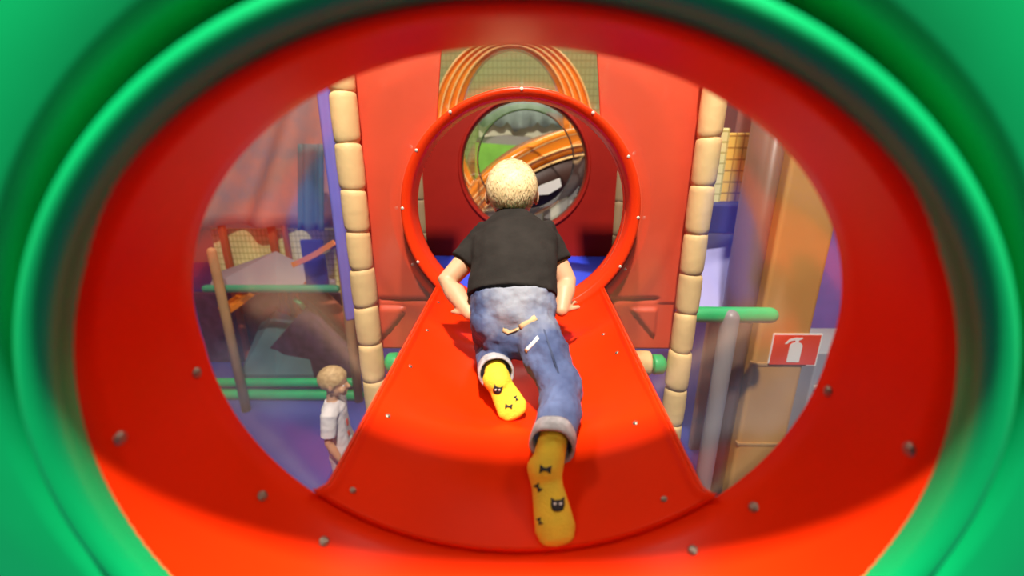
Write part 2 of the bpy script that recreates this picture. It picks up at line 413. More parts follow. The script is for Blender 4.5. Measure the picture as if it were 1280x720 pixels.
lg = thing('cross_log', 'green pipe with cream stone-look sleeves crossing under the red trough', 'beam', (0, YP, H-.79))
bm = bmesh.new(); cyl(bm, (-.505, YP+.005, H-.79), (.56, YP+.005, H-.79), .026); obj('pipe', bm, 'foam', lg)
for s in (-1, 1):
    x = -.488 if s < 0 else .542
    bm = bmesh.new(); limb(bm, [(x+s*.012, YP+.005, H-.79), (x-s*.030, YP+.005, H-.79)], [.037, .040], round_ends=(False, False)); obj('clamp_cap', bm, 'foam', lg, mods=bev(.008))
    stone_col((x-s*.036, YP+.005, H-.785), (x-s*.36, YP+.005, H-.785), .045, [.075, .1, .09], seed=11+s, parent=lg, name='sleeve')

# ================================================================ platform behind the arch
bm = bmesh.new(); box(bm, (-.46, 1.605, H-.585), (.46, 2.145, H-.525))
tag(obj('platform_mat', bm, 'bluemat', loc=(0, 1.9, H-.585), mods=bev(.012), smooth=False), 'bright blue padded platform mat beyond the arch', 'mat')
for s, lab in ((-1, 'leftmost'), (1, 'rightmost')):
    o = stone_col((s*.502+.006, 2.22, 0), (s*.502+.006, 2.22, H+.16), .034, [.14, .16, .15], m='shadedstone', seed=20+s, name='corner_post')
    tag(o, 'shade-darkened corner post behind the arch, %s of the two beside the porthole panel' % lab, 'post', 'corner posts of the platform')
YB = 2.15; PX, PZ, PR = .027, H-.097, .298
bm = bmesh.new(); n = 96
def circ3(y, r): return [Vector((PX+r*math.cos(2*math.pi*(k+.5)/n), y, PZ+r*math.sin(2*math.pi*(k+.5)/n))) for k in range(n)]
def rect3(y, x0, x1, z0, z1):
    o = []
    for k in range(n):
        a = 2*math.pi*(k+.5)/n; c, s = math.cos(a), math.sin(a); tt = 9
        for _k in range(60):
            t9 = .2+_k*.01; X9 = PX+c*t9; Z9 = PZ+s*t9
            if s > 0 and (X9/.555)**2+((Z9-(H-.25))/.485)**2 > 1: tt = t9; break
        t = min(tt, (x1-PX if c > 0 else PX-x0)/max(abs(c), 1e-6), ((z1-PZ) if s > 0 else (PZ-z0))/max(abs(s), 1e-6)); o.append(Vector((PX+c*t, y, PZ+s*t)))
    return o
x0, x1, z0, z1 = -.462, .47, H-.56, H+.222
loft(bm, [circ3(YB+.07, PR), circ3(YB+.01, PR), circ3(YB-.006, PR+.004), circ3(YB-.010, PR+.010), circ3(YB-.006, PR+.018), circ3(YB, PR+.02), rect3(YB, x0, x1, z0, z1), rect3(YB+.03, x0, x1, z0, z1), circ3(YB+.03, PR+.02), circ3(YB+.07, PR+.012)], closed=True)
bp_ = obj('porthole_panel', bm, 'shadedred', loc=(0, YB, H-.56)); tag(bp_, 'shade-darkened red square panel with a large round porthole behind the blue mat', 'play panel')
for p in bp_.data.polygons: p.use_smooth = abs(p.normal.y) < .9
# lookout tube behind the porthole
LT = thing('lookout_tube', 'short clear plastic tube with black end ring behind the porthole', 'play tunnel', (PX, 2.5, PZ-PR))
bm = bmesh.new(); ys = [YB+.03+(2.82-YB-.03)*k/14 for k in range(15)]; rws = []
for y in ys:
    t = (y-YB)/(2.82-YB); bul = .018*math.sin(math.pi*t); cx = PX+.016*t; rws.append([bm.verts.new((cx+(PR-.004+bul)*math.cos(2*math.pi*k/96), y, PZ+.010*t+(PR-.004+bul)*math.sin(2*math.pi*k/96))) for k in range(96)])
for a, b in zip(rws, rws[1:]):
    for k in range(96): bm.faces.new((a[k], a[(k+1) % 96], b[(k+1) % 96], b[k]))
obj('clear_wall', bm, 'tube', LT)
bm = bmesh.new(); path = [(PX+.016+PR*math.cos(2*math.pi*k/96), 2.82, PZ+.010+PR*math.sin(2*math.pi*k/96)) for k in range(96)]
sweep(bm, path, circ(.0055, 10), up=(0, 1, 0), closed=True); obj('end_ring', bm, 'black', LT)

# ================================================================ behind: orange slides, nets, wall pieces
OS = thing('slide_mouth', 'big round orange slide mouth with highlight-coloured moulded ridges behind the lookout tube', 'slide', (P(640, 150, 3.7).x, 3.7, 1.6))
c = P(640, 165, 3.7)
AO, BO = abs(P(740, 165, 3.7).x-c.x), (P(640, 42, 3.7).z-c.z)
def mring(y, k): return [Vector((c.x+AO*(1-.34*k)*math.cos(2*math.pi*i/n), y, c.z+BO*(1-.13*k)*math.sin(2*math.pi*i/n))) for i in range(n)]
bm = bmesh.new(); prf = [(3.78, 0), (3.70, 0)]
for k in range(4):
    q_ = k/4; prf += [(3.675+.012*k, q_+.02), (3.675+.012*k, q_+.06), (3.70+.012*k, q_+.09), (3.705+.012*k, q_+.22)]
prf += [(3.76, 1.0), (3.86, 1.0), (3.86, .92), (3.82, .92)]
loft(bm, [mring(y, r) for y, r in prf], closed=True); obj('mouth_flange', bm, 'orange', OS)
for k in range(4):
    bm = bmesh.new(); sweep(bm, mring(3.673+.012*k, k/4+.04), circ(.0075, 8), up=(0, 1, 0), closed=True); obj('ridge', bm, 'orangehi', OS)
for s_ in (-1, 1):
    bm = bmesh.new(); cyl(bm, (c.x+s_*.3, 3.85, 0), (c.x+s_*.3, 3.85, c.z-BO*.80), .035); obj('support_leg', bm, 'steel', OS)
# curved flume crossing the opening
FL = thing('curved_slide', 'orange curved slide with highlight-coloured ridges and dark underside crossing behind the black ring', 'slide', P(680, 200, 3.2))
pp = [P(x, y, d) for x, y, d in ((592, 262, 3.02), (615, 236, 3.04), (645, 213, 3.08), (680, 194, 3.14), (715, 182, 3.20), (750, 178, 3.26), (790, 182, 3.32))]
def smoothpath(q, n=8):
    o = []
    for i in range(len(q)-1):
        p0, p1, p2, p3 = q[max(i-1, 0)], q[i], q[i+1], q[min(i+2, len(q)-1)]
        for k in range(n):
            t = k/n; o.append(.5*((2*p1)+(p2-p0)*t+(2*p0-5*p1+4*p2-p3)*t*t+(3*p1-p0-3*p2+p3)*t**3))
    return o+[q[-1]]
sp_ = smoothpath(pp)
def off(dy, dz): return [p+Vector((0, dy, dz)) for p in sp_]
bm = bmesh.new(); sweep(bm, off(0, .035), [(.02, -.085), (.02, -.03), (.035, 0), (.03, .04), (.05, .055), (.04, .075), (-.24, .075), (-.24, .06), (.0, .055), (0, -.085)]); obj('flume', bm, 'orange', FL)
for dz, dy in ((-.075, .008), (-.005, -.005), (.075, -.015)):
    bm = bmesh.new(); sweep(bm, off(-.03, dz-.0), circ(.0085, 8)); obj('ridge', bm, 'orangehi', FL)
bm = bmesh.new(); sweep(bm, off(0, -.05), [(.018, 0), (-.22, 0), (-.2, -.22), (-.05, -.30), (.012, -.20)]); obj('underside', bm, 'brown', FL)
bm = bmesh.new(); b_ = sp_[-16]; cyl(bm, (b_.x, b_.y+.12, 0), (b_.x, b_.y+.12, b_.z-.25), .03); obj('support_leg', bm, 'steel', FL)
def slab(px0, py0, px1, py1, d, th, name, m, label, cat, kind=None, bevw=.01, group=None):
    a = P(px0, py0, d); b = P(px1, py1, d); xa, xb = sorted((a.x, P(px1, py0, d).x)); za, zb = sorted((a.z, b.z)); za = max(za, 0) if za > .25 else 0
    bm = bmesh.new(); box(bm, (xa, d, za), (xb, d+th, zb)); o = obj(name, bm, m, loc=((xa+xb)/2, d, za), mods=bev(bevw), smooth=False)
    if kind: o['kind'] = kind
    if label: tag(o, label, cat, group)
    return o
slab(500, 40, 790, 760, 5.2, .02, 'green_net', 'netgreen', 'dull yellow green net stretched behind the round orange slide mouth', 'net')
slab(598, 146, 735, 560, 5.0, .03, 'cream_board', 'cream', 'cream wall board seen through the black end ring', 'board')
# grey green cloth roof: a drape with a scalloped edge
bm = bmesh.new(); top = []; bot = []; fr = []
for k in range(33):
    px = 596+135*k/32; yy = 152+7*abs(math.sin(k*.7))+(6 if 10 < k < 15 else 0); a = P(px, 118, 4.9); b = P(px, yy, 4.88+.02*math.sin(k*1.3)); top.append(bm.verts.new(a)); bot.append(bm.verts.new(b))
for k in range(32): bm.faces.new((top[k], top[k+1], bot[k+1], bot[k]))
tag(obj('cloth_drape', bm, 'greyblue', loc=P(660, 150, 4.9), mods=[('SOLIDIFY', dict(thickness=.01))]), 'grey green cloth drape with a scalloped edge above the cream board', 'drape')
def poly(pts, d, th, name, m, label, cat, group=None):
    bm = bmesh.new(); f = [P(x, y, d) for x, y in pts]; v0 = [bm.verts.new(v) for v in f]; v1 = [bm.verts.new(v+Vector((0, th, 0))) for v in f]
    bm.faces.new(v0); bm.faces.new(v1[::-1])
    for i in range(len(f)): bm.faces.new((v0[i], v1[i], v1[(i+1) % len(f)], v0[(i+1) % len(f)]))
    o = obj(name, bm, m, loc=sum(f, Vector())/len(f), smooth=False)
    if label: tag(o, label, cat, group)
    return o
poly([(596, 172), (628, 169), (660, 171), (676, 182), (680, 205), (596, 190)], 4.7, .2, 'roof_ridge', 'greymat', 'grey green pitched roof mat above the lime green mat', 'mat')
poly([(594, 178), (650, 182), (672, 192), (690, 250), (594, 262)], 4.5, .2, 'lime_mat', 'grass', 'lime green mat seen low through the black end ring', 'mat')
poly([(668, 238), (676, 232), (700, 223), (702, 233), (686, 243), (672, 244)], 3.05, .03, 'white_cushion', 'white', 'small white cushion below the dark underside of the curved slide', 'cushion')

# ================================================================ left: climbing frame
YL = 3.9
slab(262, 286, 420, 470, YL+.6, .03, 'yellow_net', 'netyellow', 'pale yellow net infill of the climbing frame behind the grey pitched mat', 'net')
for i, (xa, xb, lab) in enumerate(((270, 277, 'leftmost'), (332, 340, 'middle'), (350, 355, 'rightmost'))):
    o = slab(xa, 280, xb, 478, YL+.43, .06, 'frame_post', 'redpost', 'red upright in front of the yellow net, %s of the three' % lab, 'post', group='red uprights by the yellow net')
def mound(pts_lo, pts_hi, d0, d1, name, m, label, cat):
    """pitched mat: front edge (low) and back ridge (high) joined by a sloping sheet"""
    bm = bmesh.new(); lo = [P(x, y, d0) for x, y in pts_lo]; hi = [P(x, y, d1) for x, y in pts_hi]; n_ = len(lo)
    va = [bm.verts.new(v) for v in lo]; vb = [bm.verts.new(v) for v in hi]
    vc = [bm.verts.new(v-Vector((0, 0, .05))) for v in lo]; vd = [bm.verts.new(Vector((h.x, h.y, l.z-.05))) for h, l in zip(hi, lo)]
    for i in range(n_-1):
        for p, q in ((va, vb), (vc, va), (vb, vd)): bm.faces.new((p[i], p[i+1], q[i+1], q[i]))
    bm.faces.new((va[0], vb[0], vd[0], vc[0])); bm.faces.new((va[-1], vc[-1], vd[-1], vb[-1]))
    return tag(obj(name, bm, m, loc=lo[0], smooth=False), label, cat)
mound([(262, 358), (345, 358), (420, 358)], [(268, 342), (345, 314), (420, 352)], YL-.1, YL+.3, 'pitched_mat', 'greymat', 'dull grey pitched mat rising to a peak below the yellow net', 'mat')
def pipe(x0, x1, py, d, r, label, m='foam', z=None):
    a, b = P(x0, py, d), P(x1, py, d)
    if z is not None: a.z = b.z = z
    bm = bmesh.new(); limb(bm, [a, b], [r, r]); return tag(obj('foam_pipe', bm, m, loc=(a+b)/2), label, 'padded pipe', 'green foam pipes of the climbing frame')
pipe(258, 420, 361, YL-.25, .036, 'teal green foam pipe under the grey pitched mat', 'foamdark')
pipe(262, 440, 478, YL-.21, .042, 'green foam pipe at knee height below the dark teal ramp', 'foam')
pipe(262, 450, 503, YL-.22, .050, 'lowest green foam pipe lying on the violet blue floor', 'foam', z=.05)
mound([(300, 468), (345, 468), (392, 468)], [(325, 405), (345, 388), (375, 400)], YL-.12, YL+.40, 'ramp_mat', 'teal', 'dark teal ramp mat inside the climbing frame above the green pipes', 'mat')
slab(240, 366, 440, 483, YL+.52, .05, 'mesh_back', 'purple', 'dark purple mesh backing of the climbing frame', 'mesh')
slab(240, 484, 440, 497, YL-.1, .05, 'kick_board', 'navy', 'dark navy kick board between the two lowest green foam pipes', 'board')
def strip_slide(pts, wd, name, m, label):
    bm = bmesh.new(); sp2 = smoothpath(pts, 6); sweep(bm, sp2, [(-wd, .035), (-wd+.01, .035), (-wd+.015, .006), (wd-.015, .006), (wd-.01, .035), (wd, .035), (wd, -.01), (-wd, -.01)])
    return tag(obj(name, bm, m, loc=pts[0], smooth=False), label, 'slide')
strip_slide([P(372, 331, 3.66), P(398, 319, 3.60), P(424, 303, 3.54)], .06, 'chute', 'orange', 'orange chute rising beside the yellow net towards the stone post')
strip_slide([P(280, 390, 3.66), P(300, 376, 3.80), P(318, 362, 3.92)], .07, 'chute', 'orange', 'small orange chute under the teal green foam pipe by the tan pole')
sb = [P(x, y, d) for x, y, d in ((372, 396, 3.95), (395, 418, 3.92), (420, 442, 3.88), (450, 470, 3.84))]
bm = bmesh.new(); sweep(bm, smoothpath(sb, 6), [(-.03, -.55), (.03, -.55), (.03, .17), (-.03, .17)]); tag(obj('side_board', bm, 'purple', loc=sb[0], mods=bev(.01)), 'dark sloping side board leading down behind the tan pole by the boy', 'board')
bm = bmesh.new(); sweep(bm, [p+Vector((0, 0, .19)) for p in smoothpath(sb, 6)], circ(.022, 10)); tag(obj('foam_pipe', bm, 'foam', loc=sb[0]), 'green foam pipe sloping along the top of the dark side board', 'padded pipe', 'green foam pipes of the climbing frame')
bm = bmesh.new(); sweep(bm, [p+Vector((.10, .04, .34)) for p in smoothpath(sb, 6)], [(-.01, -.10), (.01, -.10), (.01, .10), (-.01, .10)]); tag(obj('side_board', bm, 'redpost', loc=sb[0]), 'faded red board above the sloping green foam pipe', 'board')
slab(374, 300, 402, 360, YL-.13, .04, 'hanging_pad', 'navy', 'dark blue hanging pad beside the orange chute', 'pad')
for (px, py, d, r, m, lab) in ((308, 513, 3.5, .038, 'tan', 'tan padded pole standing at the open end of the climbing frame'), (449, 501, 3.42, .042, 'tan', 'tan padded pole standing right behind the small boy in white')):
    b = G(px, py); bm = bmesh.new(); limb(bm, [b, b+Vector((0, 0, 1.0)), b+Vector((0, 0, 1.52))], [r, r, r*.95], round_ends=(False, True))
    tag(obj('padded_pole', bm, m, loc=b), lab, 'pole', 'tan poles of the climbing frame')
b = G(455, 505); bm = bmesh.new(); limb(bm, [b+Vector((.05, .06, 0)), b+Vector((.05, .06, 1.9))], [.03, .03]); tag(obj('padded_pole', bm, 'purple', loc=b), 'slim dark pole close behind the tan pole by the small boy', 'pole')
# banner beside the left post, canvas above
bm = bmesh.new(); pts = [(-.72, 1.95), (-.70, 1.90), (-.665, 1.95), (-.64, 1.90), (-.60, 1.95), (-.575, 1.91)]
pts = [(x-.14, y+.05) for x, y in pts]
rows = [[bm.verts.new((x+.10*(H+.3-z)*0, y, z)) for x, y in pts] for z in [H+.30-.14*k for k in range(9)]]
for a, b in zip(rows, rows[1:]):
    for i in range(len(pts)-1): bm.faces.new((a[i], a[i+1], b[i+1], b[i]))
BN = thing('hanging_banner', 'violet blue folded banner hanging beside the stone post near the small boy', 'banner', (-.72, 1.97, 0))
obj('cloth', bm, 'violet', BN, mods=[('SOLIDIFY', dict(thickness=.008)), ('SUBSURF', dict(levels=2, render_levels=2))])
bm = bmesh.new(); limb(bm, [(-.70, 1.985, 0), (-.70, 1.985, H+.33)], [.012, .012]); limb(bm, [(-.70, 1.985, H+.32), (-.87, 1.985, H+.32)], [.012, .012]); obj('banner_pole', bm, 'steel', BN)
bm = bmesh.new(); rows = []
for j in range(14):
    v = j/13; row = []
    for i in range(30):
        u = i/29; p = P(225+200*u, 90+192*v, 4.3); p.y += .10*math.sin(u*17+v*2)+.5*(1-v); row.append(bm.verts.new(p))
    rows.append(row)
for a, b in zip(rows, rows[1:]):
    for i in range(29): bm.faces.new((a[i], a[i+1], b[i+1], b[i]))
tag(obj('canvas_roof', bm, 'pinkcanvas', loc=P(325, 180, 4.3), mods=[('SOLIDIFY', dict(thickness=.01))]), 'faded red canvas with soft folds over the climbing frame', 'canvas')
bm = bmesh.new(); rows = []
for j in range(10):
    v = j/9; rows.append([bm.verts.new(P(372+34*u+0*v, 180+108*v, 3.7)+Vector((0, .04*math.sin(u*12), 0))) for u in [k/9 for k in range(10)]])
for a, b in zip(rows, rows[1:]):
    for i in range(9): bm.faces.new((a[i], a[i+1], b[i+1], b[i]))
tag(obj('teal_curtain', bm, 'teal', loc=P(390, 230, 3.7), mods=[('SOLIDIFY', dict(thickness=.01))]), 'dark teal curtain between the faded canvas and the violet banner', 'curtain')

# ================================================================ right: column, pipe, mats
yc = 1.95
xl, xr = P(944, 440, yc).x, P(1023, 380, yc).x
CT = thing('square_column', 'tall orange ochre column that carries the fire extinguisher sign', 'column', ((xl+xr)/2, yc+.15, 0))
bm = bmesh.new(); box(bm, (xl, yc, 0), (xr, yc+.34, H+1.0)); obj('shaft', bm, 'pillar', CT, mods=bev(.02, 4), smooth=False)
for z in (H-1.03, H-1.5):
    bm = bmesh.new(); box(bm, (xl-.004, yc-.006, z), (xr+.004, yc+.02, z+.012)); obj('seam_strip', bm, 'tan', CT, smooth=False)
# rounded brown padding on the column's near side and a grey tube
bm = bmesh.new(); xa = P(905, 440, yc+.1).x; limb(bm, [((xa+xl)/2, yc+.13, 0), ((xa+xl)/2, yc+.13, H+1.0)], [((xl-xa)/2+.012, .11)]*2, side=(1, 0, 0), n=32, round_ends=(False, False))
tag(obj('column_padding', bm, 'pillarside', loc=(xa, yc, 0)), 'dull brown rounded padding standing against the orange column', 'padding')
b = P(896, 500, 1.70); bm = bmesh.new(); limb(bm, [(b.x, b.y, 0), (b.x, b.y, H-.68)], [.036, .036]); tag(obj('grey_bollard', bm, 'greypad', loc=(b.x, b.y, 0)), 'grey padded upright tube beside the brown column padding', 'bollard')
a, b = P(858, 393, 1.72), P(962, 394, 1.72); bm = bmesh.new(); limb(bm, [a, b], [.034, .034], n=24)
tag(obj('foam_pipe', bm, 'foam', loc=(a+b)/2), 'bright green foam pipe between the stone post and the orange column', 'padded pipe')
# sign
sa, sb2 = P(967, 417, yc-.004), P(1019, 457, yc-.004); SW, SH = (sb2.x-sa.x), (sa.z-sb2.z)
cx_, cz_ = (sa.x+sb2.x)/2, (sa.z+sb2.z)/2
SG = thing('fire_extinguisher_sign', 'red square sign with a pale fire extinguisher pictogram on the orange column', 'sign', (cx_, yc, cz_))
bm = bmesh.new(); box(bm, (cx_-SW/2, yc-.006, cz_-SH/2), (cx_+SW/2, yc-.0005, cz_+SH/2)); obj('sign_border', bm, 'white', SG, smooth=False)
bm = bmesh.new(); k = .006; box(bm, (cx_-SW/2+k, yc-.0075, cz_-SH/2+k), (cx_+SW/2-k, yc-.005, cz_+SH/2-k)); obj('sign_plate', bm, 'signred', SG, smooth=False)
def flat(bm, pts, y):
    v0 = [bm.verts.new((cx_+a*SW, y, cz_+b*SH)) for a, b in pts]; v1 = [bm.verts.new((cx_+a*SW, y+.0015, cz_+b*SH)) for a, b in pts]
    bm.faces.new(v0); bm.faces.new(v1[::-1])
    for i in range(len(pts)): bm.faces.new((v0[i], v1[i], v1[(i+1) % len(pts)], v0[(i+1) % len(pts)]))
bm = bmesh.new(); flat(bm, [(-.13, -.38), (.13, -.38), (.13, .12)]+[(.13*math.cos(R(t)), .12+.13*math.sin(R(t))) for t in range(10, 171, 20)]+[(-.13, .12)], yc-.009)
flat(bm, [(-.035, .22), (.035, .22), (.035, .30), (.11, .36), (.10, .39), (-.05, .39), (-.17, .33), (-.24, .20), (-.20, .19), (-.13, .28), (-.035, .31)], yc-.0092)
obj('pictogram', bm, 'white', SG, smooth=False)
slab(896, 166, 946, 256, 2.9, .03, 'amber_net', 'netamber', 'amber yellow net high between the stone post and the orange column', 'net')
slab(890, 160, 914, 256, 2.85, .03, 'yellow_net', 'netyellow', 'narrow pale yellow net strip beside the amber net', 'net')
slab(872, 256, 945, 292, 2.7, .2, 'navy_block', 'navy', 'dark navy block below the amber net', 'mat')
bm = bmesh.new(); lo = [P(860, 392, 2.3), P(930, 392, 2.3)]; hi = [P(882, 294, 2.9), P(925, 294, 2.9)]
sweep(bm, smoothpath([(lo[0]+lo[1])/2, (lo[0]+lo[1]+hi[0]+hi[1])/4+Vector((0, 0, -.05)), (hi[0]+hi[1])/2], 8), [(-.2, .07), (-.18, .07), (-.17, .01), (.17, .01), (.18, .07), (.2, .07), (.2, -.02), (-.2, -.02)])
tag(obj('lilac_slide', bm, 'lilac', loc=lo[0], smooth=False), 'lilac blue plastic slide below the navy block', 'slide')
bm = bmesh.new(); rws = [(.665, 1.56), (.70, 1.60), (.68, 1.66), (.72, 1.70)]
rows = [[bm.verts.new((x, y, z)) for x, y in rws] for z in [H+.32-.1*k for k in range(11)]]
for a, b in zip(rows, rows[1:]):
    for i in range(3): bm.faces.new((a[i], a[i+1], b[i+1], b[i]))
tag(obj('hanging_banner', bm, 'violet', loc=(.69, 1.6, H), mods=[('SOLIDIFY', dict(thickness=.006)), ('SUBSURF', dict(levels=2, render_levels=2))]), 'narrow violet banner hanging behind the stone post by the amber net', 'banner')
slab(934, 90, 962, 760, 2.98, .05, 'canvas_strip', 'pinkcanvas', 'dull faded red canvas strip beside the top of the orange column', 'canvas')
cb = P(1015, 490, 2.5); CB = thing('metal_cabinet', 'grey metal cabinet half hidden behind the orange column', 'cabinet', (cb.x+.2, 2.7, 0))
bm = bmesh.new(); box(bm, (cb.x-.02, 2.5, .0), (cb.x+.5, 2.9, cb.z+.28)); obj('body', bm, 'cabinet', CB, mods=bev(.01), smooth=False)
bm = bmesh.new(); box(bm, (cb.x+.0, 2.485, cb.z+.02), (cb.x+.2, 2.502, cb.z+.05)); obj('handle', bm, 'whitebolt', CB, mods=bev(.004), smooth=False)
slab(995, 250, 1100, 700, 3.1, .08, 'blue_pad', 'violet', 'violet blue wall pad behind the grey cabinet', 'pad')

# ================================================================ people
def head(bm, c, f, u, s=1.0):
    """skull, face, nose, ears; c centre, f facing, u up"""
    f = f.normalized(); u = (u-f*u.dot(f)).normalized(); r = f.cross(u).normalized()
    ax = Matrix((r, f, u)).transposed()
    q = lambda a, b, d: c+(r*a+f*b+u*d)*s
    ell(bm, q(0, -.012, .012), .071*s, .084*s, .079*s, ax)
    ell(bm, q(0, .020, -.035), .056*s, .060*s, .062*s, ax)
    ell(bm, q(0, .058, -.082), .022*s, .018*s, .016*s, ax)             # chin
    for sg in (-1, 1):
        ell(bm, q(sg*.034, .052, -.040), .024*s, .022*s, .026*s, ax)   # cheeks
        ell(bm, q(sg*.072, -.004, -.012), .007*s, .016*s, .024*s, ax @ Matrix.Rotation(sg*.35, 3, 'Z'))
    limb(bm, [q(0, .072, -.012), q(0, .087, -.034)], [.006*s, .0105*s], side=r, n=12)
    return q, ax
def face_parts(q, s, parent, ax):
    for sg in (-1, 1):
        bm = bmesh.new(); ell(bm, q(sg*.028, .057, -.014), .012*s, .010*s, .007*s, ax); e = obj('eye', bm, 'eye', parent)
        bm = bmesh.new(); ell(bm, q(sg*.028, .0662, -.014), .0055*s, .0022*s, .0055*s, ax); obj('iris', bm, 'iris', e)
    bm = bmesh.new(); ell(bm, q(0, .0735, -.060), .019*s, .006*s, .005*s, ax); obj('mouth', bm, 'lips', parent)
def hairdo(q, ax, s, parent, m, cnt, ln, seed, low=-.045):
    rnd = random.Random(seed); bm = bmesh.new(); r_, f_, u_ = ax.col[0], ax.col[1], ax.col[2]
    # cap
    bmesh.ops.create_uvsphere(bm, u_segments=36, v_segments=26, radius=1)
    def keep(v):
        lim = low if v.y < .1 else low+(v.y-.1)*.085+.01
        if abs(v.x) > .85 and v.y > -.35: lim = max(lim, -.012)
        return v.z*.085 > lim and not (v.y > .72 and v.z < .55)
    dead = [v for v in bm.verts if not keep(v.co)]
    bmesh.ops.delete(bm, geom=dead, context='VERTS')
    for v in bm.verts:
        c0 = v.co.copy(); k = 1+.02*noise.noise(c0*4)
        v.co = q(c0.x*.0745*k, -.012+c0.y*.0885*k, .012+c0.z*.0835*k)
    N_ = 0
    while N_ < cnt:
        d = Vector((rnd.gauss(0, 1), rnd.gauss(0, 1), rnd.gauss(0, 1))).normalized()
        if not keep(d): continue
        N_ += 1
        flow = Vector((0, -.25, -1)) if d.z < .75 or d.y < 0 else Vector((0, 1, -.3))
        flow = (flow+Vector((rnd.gauss(0, .35), rnd.gauss(0, .35), rnd.gauss(0, .2)))); flow = (flow-d*flow.dot(d)).normalized()
        L_ = ln*rnd.uniform(.6, 1.2); w_ = .0015*rnd.uniform(.8, 1.5); sd = flow.cross(d).normalized()
        def pt(t, lift, sw): 
            e = (d+flow*t/.08).normalized(); return (e.x*(.0745+lift)+sd.x*sw, -.012+e.y*(.0885+lift)+sd.y*sw, .012+e.z*(.0835+lift)+sd.z*sw)
        lift = rnd.uniform(.0008, .0035)
        a1, a2 = bm.verts.new(q(*pt(0, 0, -w_))), bm.verts.new(q(*pt(0, 0, w_)))
        b1, b2 = bm.verts.new(q(*pt(L_*.5, lift*.7, -w_))), bm.verts.new(q(*pt(L_*.5, lift*.7, w_)))
        c1 = bm.verts.new(q(*pt(L_, lift, 0)))
        bm.faces.new((a1, a2, b2, b1)); bm.faces.new((b1, b2, c1))
    return obj('hair', bm, m, parent)
def hand(bm, w_, d, n, side, s=1.0, curl=.5):
    """w_: wrist, d: direction of the fingers, n: out of the back of the hand, side: +1 thumb along n x d"""
    d = d.normalized(); n = (n-d*n.dot(d)).normalized(); r = n.cross(d).normalized()*side
    q = lambda a, b, c_: w_+(r*a+d*b+n*c_)*s
    limb(bm, [q(0, -.006, 0), q(.001, .022, 0), q(.001, .048, 0)], [(.015*s, .011*s), (.023*s, .010*s), (.024*s, .008*s)], side=r, n=16)
    for a, ln, fan in ((.0205, .040, .16), (.0075, .045, .04), (-.0060, .042, -.07), (-.0185, .033, -.2)):
        p0 = q(a, .044, 0); dd = Vector((fan, 1, 0)); cr = curl
        p1 = q(a+fan*ln*.4, .044+ln*.42, -ln*.10*cr); p2 = q(a+fan*ln*.7, .044+ln*.74, -ln*.32*cr); p3 = q(a+fan*ln*.9, .044+ln*.94, -ln*.62*cr)
        limb(bm, [p0, p1, p2, p3], [.0066*s, .0062*s, .0056*s, .0048*s], side=r, n=10)
    limb(bm, [q(.014, .008, -.002), q(.030, .026, -.006), q(.036, .040, -.010), q(.037, .052, -.013)], [.0085*s, .0075*s, .0066*s, .0056*s], side=r, n=10)

# ---- the climber
CL = thing('person', 'child in black t-shirt, jeans and yellow cat socks crawling up the red trough', 'person', (.0, 1.0, H-.56))
camv = Vector((0, -1, .25)).normalized()
hd = W(640, 241, 1.27); nk = W(641, 268, 1.25); ch = W(641, 300, 1.20)
shL, shR = W(609, 297, 1.235), W(680, 296, 1.235)
elL, elR = W(559, 352, 1.20), W(708, 352, 1.215)
wrL, wrR = W(588, 393, 1.12), W(702, 388, 1.16)
def on_trough(px, py):
    p, n_ = hit(tt_, px, py); return p, n_
# wrists just above the surface
def drop(p, h_):
    a = tt_.ray_cast(p+Vector((0, 0, .15)), Vector((0, 0, -1)))
    return a[0]+a[1]*(h_ if a[1].z > 0 else -h_), (a[1] if a[1].z > 0 else -a[1])
handL, nL = drop(Vector((wrL.x, wrL.y, wrL.z)), .022); handR, nR = drop(Vector((wrR.x, wrR.y, wrR.z)), .022)
print('hands', wrL-Vector((0, 0, H)), handL-Vector((0, 0, H)), wrR-Vector((0, 0, H)), handR-Vector((0, 0, H)))
wrL.z = min(wrL.z, handL.z+.02) if abs(handL.z-wrL.z) < .12 else wrL.z
wrR.z = min(wrR.z, handR.z+.02) if abs(handR.z-wrR.z) < .12 else wrR.z
pel = W(641, 398, 1.08); hpL, hpR = W(618, 400, 1.07), W(664, 402, 1.06)
knL = Vector((W(612, 430, 1.2).x, 1.09, 0)); knL.z = drop(knL+Vector((0, 0, H-.5)), .05)[0].z
anL = W(620, 466, 1.01); toL = W(647, 523, .945)
knR = W(703, 492, .935); anR = W(690, 556, .785); heR = W(678, 574, .745); toR = W(698, 681, .645)
body = bmesh.new()
qh, axh = head(body, hd, Vector((0, 1, -.12)), Vector((0, .12, 1)), .98)
limb(body, [hd+Vector((0, 0, -.03)), nk, ch], [.036, .036, .05])
limb(body, [pel, (pel+ch)/2, ch], [(.085, .06), (.08, .055), (.09, .055)])
for sh, el, wr, hn, sd in ((shL, elL, wrL, nL, 1), (shR, elR, wrR, nR, -1)):
    limb(body, [ch+(sh-ch)*.5, sh, sh+(el-sh)*.5, el, el+(wr-el)*.35, wr], [.04, .036, .032, .0285, .0285, .018])
    fd = Vector((.25*sd*-1, 1, 0)); fd = fd-hn*fd.dot(hn)
    hand(body, wr, fd+hn*-.25, hn, sd, 1.0, .35)
for hp, kn, an in ((hpL, knL, anL), (hpR, knR, anR)):
    limb(body, [hp, kn, an], [.05, .035, .022])
bo = obj('body', body, 'skin', CL, mods=remesh(.0032, 4))
face_parts(qh, .98, bo, axh)
hairdo(qh, axh, .98, CL, 'hair', 5200, .022, 4)
